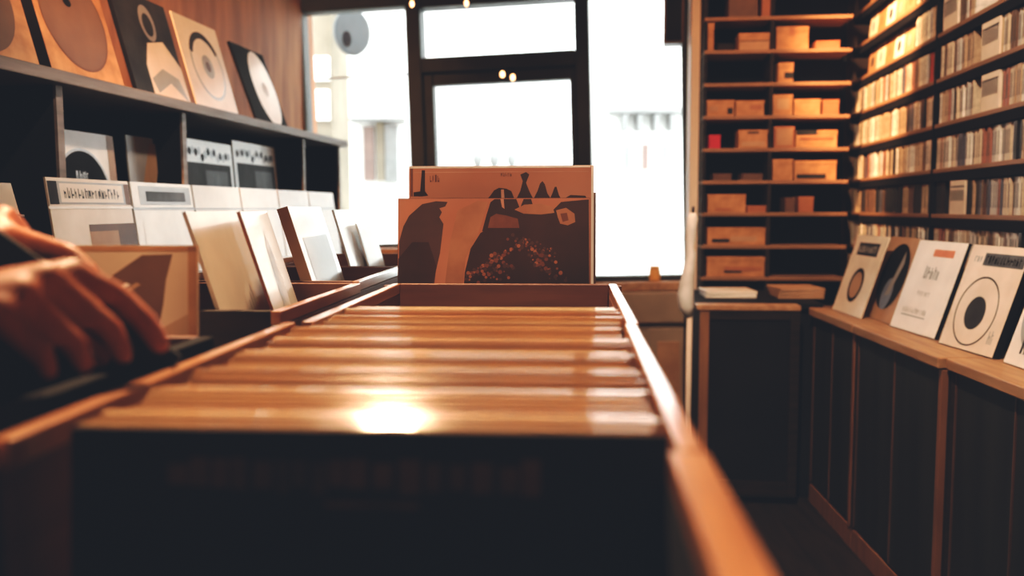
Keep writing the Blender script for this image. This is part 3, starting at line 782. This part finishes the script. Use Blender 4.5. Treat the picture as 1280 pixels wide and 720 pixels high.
# face-out bright sleeves in the lamp-lit far corner, upper rows
facecols = [(M_cardw, 'cream'), (M_olight, 'orange'), (M_white, 'white'), (M_kraft, 'kraft'), (M_tan, 'tan')]
for k in (4, 5, 6, 7):
    v = 4.16; i = 0
    while v > 3.62:
        mm, nm = facecols[(i + k) % 5]
        def fa(b, kk=k, ii=i):
            scribble(b, -.04, .04, .085, .105, -.0006, M_brown, 4, kk * 7 + ii)
            b.disk(0, .05, .022, -.0006, [M_rust, M_ink2, M_greyc][(kk + ii) % 3], n=16)
        mw = FR @ T((US + .02, v - .06, Z0 + k * PIT - .003)) @ RZ(-pi / 2) @ RX(-radians(4))
        sleeve('cd_sleeve', '%s face-out disc cover, number %s from the corner on the lamp-lit %s row' % (nm, ['one', 'two', 'three', 'four', 'five'][i], rowname[k]), 'disc cover', mw, mm, fa, w=.122, h=.105, th=.01)
        v -= .128; i += 1

# ================================================================== FAR CUBBY SHELVES
CV = 4.02
CP = .140
ZC0 = CZ - .019
ua = inv(FW, P(876, 200, CV)).x; um = inv(FW, P(958, 200, CV)).x; ue = inv(FW, P(1046, 200, CV)).x
t = empty('cubby_shelving', FW @ T((0, CV, 0)), 'open cubby shelving with orange board edges at the back of the shop', 'shelf')
for k in range(-3, 9):
    z = ZC0 + k * CP - .004 - (.003 if k < 0 else 0)
    b = B(); b.box(ua, ue + .02, 0, .2, z - .016, z, M_shelf); b.build('shelf_board', t, bevel=.002)
for u_ in (ua, um - .008):
    b = B(); b.box(u_, u_ + .014, .004, .2, .75, 2.85, M_darkw); b.build('upright', t)
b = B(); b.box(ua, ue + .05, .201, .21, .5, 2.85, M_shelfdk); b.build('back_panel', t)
def cub(px0, px1, pyt, k, lab, m=M_olight, name='cardboard_box', cat='box', slot=None, dep=.12, off=0):
    x0 = inv(FW, P(px0, 200, CV)).x; x1 = inv(FW, P(px1, 200, CV)).x
    zb = ZC0 + k * CP - .0035 - (.003 if k < 0 else 0); ztp = P((px0 + px1) / 2, pyt, CV).z
    ztp = min(max(ztp, zb + .03), zb + .118)
    zb += off
    if x0 < um: x0 = max(x0, ua + .017); x1 = min(x1, um - .011)
    else: x0 = max(x0, um + .009)
    w = x1 - x0
    t = empty(name, FW @ T(((x0 + x1) / 2, CV + .012, zb)), lab, cat)
    h = ztp - zb
    b = B(); b.box(-w / 2, w / 2, 0, dep, 0, h * .97, m); b.build('carton', t, bevel=.002)
    b = B(); b.box(-w / 2 - .001, w / 2 + .001, -.0015, dep + .001, h * .78, h, m); b.build('lid', t, bevel=.001)
    if slot:
        for s in slot:
            b = B(); b.rect(s[0] * w - w / 2, s[1] * w - w / 2, s[2] * h, s[3] * h, -.0021, s[4]); b.build('printed_panel', t)
K = M_kraft; Or = M_olight; Rr = M_rust; D_ = M_ink2; Tn = M_tan
cub(918, 955, 45, 5, 'orange carton in the left cubby of the topmost boxed shelf', Or, slot=[(.02, .98, .0, .5, K), (0.02, .98, .5, .55, D_)])
cub(963, 1001, 38, 5, 'tall orange carton with a dark hanging mark, topmost boxed shelf', Or, slot=[(.4, .55, .6, .95, Rr)])
cub(1010, 1038, 56, 5, 'small rust carton at the corner end of the topmost boxed shelf', Rr)
cub(966, 984, 82, 4, 'narrow orange carton in the right cubby of the sixth shelf down', Or, slot=[(.4, 1, .2, .5, D_)])
cub(880, 914, 127, 3, 'orange carton with a dark print at the left, upper left cubby', Or, slot=[(.75, .95, .1, .5, D_), (.1, .4, .3, .6, Tn)])
cub(916, 950, 128, 3, 'orange carton beside the dark-printed one in the upper left cubby', Or, slot=[(.5, .9, .4, .7, Rr)])
cub(959, 984, 121, 3, 'square orange carton with a pale face in the upper right cubby', Or, slot=[(.2, .8, .3, .8, K)])
cub(986, 1017, 127, 3, 'plain orange carton in the middle of the upper right cubby', Or)
cub(1020, 1039, 128, 3, 'rust carton at the corner of the upper right cubby', Rr)
cub(884, 898, 170, 2, 'small pinkish red box alone in the left cubby', M_pink, 'gift_box')
cub(920, 956, 164, 2, 'flapped orange carton right of the pinkish red box', Or, slot=[(.3, .7, .8, .9, D_), (.1, .9, .1, .35, K)])
cub(963, 987, 160, 2, 'square rust carton beside the wide low one, middle right cubby', Rr, slot=[(.1, .9, .1, .9, M_tan)])
cub(989, 1038, 165, 2, 'wide low orange carton in the middle right cubby', Or, slot=[(.1, .9, .45, .6, Rr), (.0, .5, .75, 1, D_)])
cub(962, 986, 200, 1, 'square orange carton, right cubby just above eye level', Or)
cub(988, 1038, 202, 1, 'wide orange carton with a dark slot, right cubby just above eye level', Or, slot=[(.05, .75, .08, .3, D_)])
cub(890, 912, 222, 1, 'low dark box in the left cubby just above eye level', M_brown)
cub(925, 950, 222, 1, 'low dark brown box near the divider, left cubby just above eye level', M_brown)
cub(884, 930, 243, 0, 'orange carton in the left cubby at eye level', Or, slot=[(.2, .6, .1, .25, Rr)])
cub(932, 957, 259, 0, 'low rust carton beside the orange one at eye level', Rr)
cub(978, 990, 247, 0, 'small dark red box, left of the pair in the right eye-level cubby', M_brown)
cub(994, 1012, 246, 0, 'small rust box, right of the pair in the right eye-level cubby', Rr)
cub(884, 956, 284, -1, 'wide orange carton with a dark slot, first shelf below eye level', Or, slot=[(.08, .38, .15, .35, D_), (.4, .85, .2, .5, K)])
cub(884, 955, 320, -2, 'wide orange carton with a low dark slot, second shelf below eye level', Or, slot=[(.3, .95, .3, .5, Rr), (.3, .6, .2, .3, D_)])
# clutter on the top shelves
cub(872, 888, 12, 5, 'tall honey-coloured carton standing at the post end of the top shelf', M_olight)
cub(893, 912, 60, 5, 'low dark box between the cartons of the top shelf', M_darkw)
cub(905, 940, -20, 6, 'dark brown box on the highest visible cubby shelf', M_brown)
cub(945, 975, -15, 6, 'reddish brown box on the highest visible cubby shelf', Rr)

# back cabinet (in front of cubbies)
zq = ZT + .012
a = inv(FW, PZ(875, 381, zq)); c = inv(FW, PZ(1003, 383, zq))
t = empty('back_cabinet', FW @ T((a.x, a.y, 0)), 'dark fronted cabinet with a thin brown frame below the cubby shelves', 'cabinet')
ww = c.x - a.x
board(0, ww, .012, CV - a.y - .01, .05, zq - .022, M_darkw, 'carcass', t)
board(-.012, ww, -.01, .075, zq - .02, zq, M_lightw, 'top_board', t, .003); board(-.012, ww + .10, .076, CV - a.y - .004, zq - .02, zq - .001, M_dark, 'rear_top_board', t, .001); board(ww + .001, ww + .10, .1, .12, .0, zq - .021, M_dark, 'filler_panel', t)  # rear top coloured dark as shading; filler panel added over a light leak
board(.0, .035, -.004, .011, .03, zq - .022, M_stile, 'stile', t)
board(ww - .035, ww, -.004, .011, .03, zq - .022, M_darkw, 'stile', t)
board(.036, ww - .036, -.004, .011, zq - .055, zq - .022, M_darkw, 'rail', t)
board(.036, ww - .036, -.004, .011, .03, .09, M_darkw, 'rail', t)
board(.036, ww - .036, .002, .011, .091, zq - .056, M_dark, 'door_panel', t)
def flatstack(px0, px1, py, lab, m, n=3):
    p0 = PZ(px0, py, zq); p1 = PZ(px1, py, zq); w = p1.x - p0.x; mid = (p0 + p1) / 2
    for i in range(n):
        b = B(); b.box(-w / 2, w / 2, -.07, .12, 0, .013, m)
        o = b.build('card_sleeve', mw=T((mid.x, mid.y + .1, zq + .001 + i * .0145)) @ RZ(-.08 + .05 * i), bevel=.002)
        tag(o, lab % ['bottom', 'middle', 'top'][i], 'sleeve')
flatstack(886, 950, 374, '%s flat white sleeve of the stack on the back cabinet', M_white, 2)
flatstack(978, 1035, 375, '%s flat brown sleeve of the stack on the back cabinet', M_kraft, 3)
# pale post beside the window with hanging white cloth
M_post = mat('pale_post', (.85, .72, .62), .5, (.75, .6, .5), 4, stretch=(2, 2, .3))
p0 = P(867, 250, 4.15)
b = B(); b.box(-.026, .022, -.03, .06, -p0.z, 2.9 - p0.z - .01, M_post)
o = b.build('trim_3', mw=T(p0) @ RY(-.02 * 0), bevel=.004); struct(o)
q0 = P(862, 430, 3.34); q = empty('closed_umbrella', T((q0.x, q0.y, 0)), 'closed white umbrella standing upright between the window bench and the back cabinet', 'umbrella')
def UM(px, py): return P(px - 2, py, 3.34) - V3((q0.x, q0.y, 0))
V3 = lambda t_: Vector(t_)
b = B(); b.smooth = True; pts = []; rad = []
for (px, py, rr) in ((868, 266, .010), (868, 272, .020), (866, 290, .020), (864, 310, .016), (866, 316, .019), (862, 345, .024), (859, 368, .031), (860, 384, .029), (864, 396, .012)):
    pts.append(UM(px, py)); rad.append(rr)
b.ring(pts, rad, mat('white_cloth', (.88, .87, .85), .7, (.74, .72, .7), 20), 14); b.build('canopy', q)
b = B(); b.smooth = True
b.ring([UM(869, 258), UM(868, 266)], .005, M_ink, 8); b.build('ferrule', q)
b = B(); b.smooth = True
e_ = UM(861, 560); b.ring([UM(864, 396), e_, Vector((e_.x, e_.y, .002))], .011, M_post, 10); b.build('pole', q)
# jar on the right sill
p = WM @ Vector((W(818, 335)[0], -.05, z_sr - .013))
b = B(); b.smooth = True
b.ring([(0, 0, 0), (0, 0, .004), (0, 0, .052), (0, 0, .06), (0, 0, .061), (0, 0, .075)], [.026, .029, .029, .024, .026, .026], mat('glowing_amber_jar', (.75, .33, .08), .3, emit=.15), 16)  # low emission puts the orange glow into the jar itself
tag(b.build('glowing_amber_jar', mw=T(p)), 'small amber jar with a painted glow standing on the right window sill', 'jar')

# ================================================================== PERSON
M_skin = mat('skin', (.31, .09, .035), .5, (.22, .06, .025), 25, spec=.3)
M_skin.node_tree.nodes['Principled BSDF'].inputs['Subsurface Weight'].default_value = 0.08
M_skin.node_tree.nodes['Principled BSDF'].inputs['Subsurface Radius'].default_value = (.008, .003, .0015)
M_shirt = mat('dark_shirt', (.02, .022, .028), .85, (.014, .015, .02), 30)
M_jeans = mat('dark_jeans', (.03, .035, .055), .85, (.02, .024, .04), 30)
M_hair = mat('dark_hair', (.03, .018, .012), .5, (.015, .01, .008), 40, stretch=(1, 1, 6))
M_shoe = mat('shoe_leather', (.03, .02, .015), .4)
def capsules(segs, voxel, name, material, parent=None, smooth_it=6):
    bm = bmesh.new()
    for (p, q, r0, r1) in segs:
        p = Vector(p); q = Vector(q)
        d = q - p
        if d.length < 1e-5: d = Vector((0, 0, 1e-4))
        rot = d.to_track_quat('Z', 'Y').to_matrix().to_4x4()
        n = 14; m = 5; rings = []
        for i in range(m + 1):
            a = pi / 2 * i / m
            rings.append((-r0 * cos(a), r0 * sin(a)))
        for i in range(m + 1):
            a = pi / 2 * i / m
            rings.append((d.length + r1 * sin(a), r1 * cos(a)))
        vv = []
        for z, rr in rings:
            if rr < 1e-6: vv.append([bm.verts.new(T(p) @ rot @ Vector((0, 0, z)))])
            else: vv.append([bm.verts.new(T(p) @ rot @ Vector((rr * cos(2 * pi * j / n), rr * sin(2 * pi * j / n), z))) for j in range(n)])
        for A, C in zip(vv, vv[1:]):
            if len(A) == 1 and len(C) > 1:
                for j in range(n): bm.faces.new((A[0], C[(j + 1) % n], C[j]))
            elif len(C) == 1 and len(A) > 1:
                for j in range(n): bm.faces.new((A[j], A[(j + 1) % n], C[0]))
            elif len(A) > 1:
                for j in range(n): bm.faces.new((A[j], A[(j + 1) % n], C[(j + 1) % n], C[j]))
    me = bpy.data.meshes.new('tmp'); bm.to_mesh(me); bm.free()
    o = bpy.data.objects.new('tmp', me); COL.objects.link(o)
    md = o.modifiers.new('r', 'REMESH'); md.mode = 'VOXEL'; md.voxel_size = voxel
    sm = o.modifiers.new('s', 'SMOOTH'); sm.factor = .5; sm.iterations = smooth_it
    dg = bpy.context.evaluated_depsgraph_get(); dg.update()
    me2 = bpy.data.meshes.new_from_object(o.evaluated_get(dg))
    bpy.data.objects.remove(o)
    me2.name = name; me2.materials.clear(); me2.materials.append(material)
    me2.polygons.foreach_set('use_smooth', [True] * len(me2.polygons))
    r_ = bpy.data.objects.new(name, me2); COL.objects.link(r_)
    if parent: r_.parent = parent
    return r_
V = Vector
hip = V((-.66, -.12, .93)); chest = V((-.62, -.02, 1.22)); neck = V((-.61, .05, 1.43)); head = V((-.58, .13, 1.60))
shR = V((-.45, .03, 1.36)); shL = V((-.80, .05, 1.36)); elR = V((-.44, .20, 1.10)); elL = V((-.76, .30, 1.15))
wrA = P(-62, 388, .54); 
hl = V((-.75, -.12, .88)); hr = V((-.57, -.12, .88)); kl = V((-.76, -.10, .49)); kr = V((-.56, -.10, .49)); al = V((-.76, -.16, .09)); ar = V((-.55, -.16, .09))
S = []
S += [(hip, chest, .13, .125), (chest, V((-.615, .03, 1.34)), .13, .10), (V((-.615, .03, 1.36)), neck, .07, .055), (neck, V((-.60, .08, 1.50)), .052, .05)]
S += [(shR, shL, .055, .055), (shR, elR, .050, .037), (shL, elL, .050, .037)]
S += [(hl, kl, .082, .055), (kl, al, .052, .035), (hr, kr, .082, .055), (kr, ar, .052, .035), (hl, hr, .1, .1)]
for a_ in (al, ar): S += [(a_ + V((0, 0, -.03)), a_ + V((0, .15, -.055)), .036, .026)]
# head
S += [(head + V((0, 0, .015)), head + V((0, -.02, .03)), .082, .085), (head + V((0, .03, -.06)), head + V((0, .035, -.03)), .05, .06),
      (head + V((0, .088, -.005)), head + V((0, .102, -.028)), .010, .013), (head + V((-.02, .085, -.06)), head + V((.02, .085, -.06)), .009, .009)]
for s_ in (-1, 1): S += [(head + V((s_ * .082, -.01, .01)), head + V((s_ * .084, -.012, -.025)), .012, .010)]
# right hand (seen in the photo, fingers reaching over the sleeves)
def finger(pts, radii):
    return [(pts[i], pts[i + 1], radii[i], radii[i + 1]) for i in range(len(pts) - 1)]
K1 = P(90, 344, .600); K2 = P(56, 350, .580); K3 = P(26, 368, .560); K4 = P(0, 390, .542)
S += [(elR, elR.lerp(wrA, .35), .040, .043), (elR.lerp(wrA, .35), wrA, .043, .027)]
for Kk, rr in ((K1, .0125), (K2, .013), (K3, .0125), (K4, .011)): S += [(wrA, Kk, .020, rr)]
S += [(K1, K4, .0105, .0100), (wrA.lerp(K1, .5), wrA.lerp(K4, .5), .016, .015)]
S += finger([K1, P(146, 370, .615), P(182, 402, .615), P(200, 430, .612)], [.0112, .0098, .0088, .0075])
S += finger([K2, P(104, 384, .590), P(140, 414, .592), P(154, 444, .592)], [.0112, .0100, .0088, .0075])
S += finger([K3, P(68, 406, .568), P(96, 432, .570), P(106, 456, .570)], [.0108, .0095, .0085, .0072])
S += finger([K4, P(30, 424, .548), P(54, 444, .550), P(62, 464, .550)], [.0098, .0085, .0076, .0065])
S += finger([wrA.lerp(K1, .3), P(40, 385, .625), P(90, 420, .645), P(125, 447, .645)], [.016, .0125, .0105, .0085])
# left hand, farther back, loosely curled
wB = P(-60, 290, .72)
S += [(elL, elL.lerp(wB, .35), .040, .041), (elL.lerp(wB, .35), wB, .041, .026)]
J = [P(4, 274, .735), P(-3, 285, .715), P(-10, 298, .70), P(-18, 310, .69)]
for Kk in J: S += [(wB, Kk, .019, .0125)]
S += [(J[0], J[3], .011, .010)]
S += finger([J[0], P(24, 290, .745), P(24, 318, .745), P(8, 330, .735)], [.0118, .010, .009, .0078])
S += finger([J[1], P(26, 304, .725), P(22, 330, .725), P(6, 342, .715)], [.0118, .010, .009, .0078])
S += finger([J[2], P(12, 318, .708), P(6, 342, .708), P(-8, 350, .70)], [.011, .0095, .0085, .0075])
S += finger([J[3], P(-2, 330, .695), P(-10, 350, .695), P(-22, 352, .69)], [.010, .0088, .0078, .007])
S += finger([wB.lerp(J[0], .4), P(42, 306, .70), P(86, 318, .69), P(116, 342, .685)], [.014, .0105, .0088, .0072])
per = capsules(S, .0036, 'person', M_skin)
tag(per, 'person in a dark shirt at left, bare hands reaching over the near left bin', 'person')
sh = capsules([(hip + V((0, 0, .0)), chest, .143, .139), (chest, V((-.615, .03, 1.34)), .144, .112), (V((-.615, .03, 1.36)), neck + V((0, -.01, -.03)), .08, .066),
               (shR, shL, .066, .066), (shR, shR.lerp(elR, .8), .063, .054), (shL, shL.lerp(elL, .8), .063, .054)], .009, 'shirt', M_shirt, per)
capsules([(hl, kl, .096, .068), (kl, al + V((0, 0, .03)), .066, .054), (hr, kr, .096, .068), (kr, ar + V((0, 0, .03)), .066, .054), (hl + V((0, 0, .03)), hr + V((0, 0, .03)), .117, .117)], .009, 'trousers', M_jeans, per)
capsules([(head + V((0, -.01, .035)), head + V((0, -.035, .03)), .088, .090), (head + V((0, -.05, -.01)), head + V((0, -.05, -.05)), .07, .06)], .006, 'hair', M_hair, per)
for s_, a_ in ((-1, al), (1, ar)):
    capsules([(a_ + V((0, -.03, -.045)), a_ + V((0, .16, -.05)), .042, .037)], .007, 'shoe', M_shoe, per)
for s_ in (-1, 1):
    b = B(); b.smooth = True; c_ = head + V((s_ * .03, .083, .008))
    b.ring([c_ + V((0, -.008, 0)), c_, c_ + V((0, .005, 0)), c_ + V((0, .007, 0))], [.009, .010, .006, .001], mat('eye_white', (.7, .68, .64), .2), 12)
    b.ring([c_ + V((0, .006, 0)), c_ + V((0, .008, 0))], [.0045, .003], M_ink, 10); b.build('eye', per)

# ================================================================== LIGHT
w = bpy.data.worlds.new('world'); scene.world = w; w.use_nodes = True
nt = w.node_tree; bg = nt.nodes['Background']
bg.inputs['Color'].default_value = (.93, .97, 1, 1); bg.inputs['Strength'].default_value = 7.0
def light(kind, name, loc, energy, col, size=.1, target=None, **kw):
    d = bpy.data.lights.new(name, kind); d.energy = energy; d.color = col
    if kind == 'AREA':
        d.shape = 'RECTANGLE'; d.size = size; d.size_y = kw.get('sy', size)
    elif kind == 'SPOT':
        d.shadow_soft_size = size; d.spot_size = radians(kw.get('angle', 60)); d.spot_blend = .7
    elif kind == 'SUN': d.angle = size
    else: d.shadow_soft_size = size
    o = bpy.data.objects.new(name, d); COL.objects.link(o); o.location = loc
    if target is not None: o.rotation_euler = (Vector(target) - Vector(loc)).to_track_quat('-Z', 'Y').to_euler()
    return o
# daylight portals in the openings
for x0, x1, z0, z1 in ((xl, x_pl0, z_sl, z_hdL), (x_pl0, x_pr1, zf + .75, z_hd), (x_pr1, x_rr, z_sr, z_hdR)):
    c_ = WM @ Vector(((x0 + x1) / 2, .12, (z0 + z1) / 2))
    o = light('AREA', 'daylight_portal', c_, 1, (1, 1, 1), x1 - x0, c_ + ndir, sy=z1 - z0)
    o.data.cycles.is_portal = True
WARM = (1, .46, .20)
light('SPOT', 'fill_spot_bins', (-.43, 1.9, 2.8), 600, (1, .65, .39), .075, (-.12, .72, 1.0), angle=50)  # unseen warm fill; its reflection stands in for window glare on the tops
light('SPOT', 'fill_spot_display', (.1, -.5, 2.8), 165, (1, .72, .54), .04, (-.03, 1.44, 1.06), angle=16)  # fill added from the camera side to light the copper sleeves
light('SPOT', 'fill_spot_left_bin', (.5, -.5, 2.8), 230, (1, .70, .48), .04, (-.46, .87, 1.08), angle=9.5)  # narrow fill added to brighten the swirl sleeve
light('SPOT', 'ceiling_spot_left', (-.9, 1.2, 2.8), 420, (1, .50, .23), .05, FL @ V((-1.6, 2.6, 1.9)), angle=58)
light('SPOT', 'ceiling_spot_corner', FR @ V((.30, 3.2, 2.45)), 380, (1, .56, .27), .04, FR @ V((1.02, 3.8, 1.75)), angle=46)
light('SPOT', 'ceiling_spot_cubby', (.5, 2.7, 2.8), 70, (1, .50, .26), .05, (.85, 4.0, 1.3), angle=60)
light('SPOT', 'ceiling_spot_right', (.2, 1.4, 2.8), 250, (1, .72, .52), .08, (1.35, 2.5, 1.3), angle=80)
light('SPOT', 'fill_spot_row', (.1, 1.5, 2.8), 150, (1, .80, .64), .06, FW @ V((-1.03, 2.15, 1.08)), angle=40)  # fill added to lift the rear left row of sleeves
light('POINT', 'fill_lamp_rear', (.3, -1.0, 2.6), 12, (1, .72, .55), .2)  # weak unseen fill behind the camera

scene.view_settings.view_transform = 'Standard'
scene.view_settings.look = 'None'
scene.view_settings.exposure = 0
scene.cycles.use_denoising = True
scene.cycles.max_bounces = 8
scene.cycles.transparent_max_bounces = 12
scene.cycles.sample_clamp_indirect = 8

vs_ = scene.view_settings
vs_.use_curve_mapping = True
cm = vs_.curve_mapping
for c_, lo in zip(cm.curves[:3], (.0108, .0130, .0168)):
    c_.points[0].location = (0, lo)
    c_.points[-1].location = (1, 1.05)
    c_.points.new(.05, .045); c_.points.new(.35, .40)
cm.update()
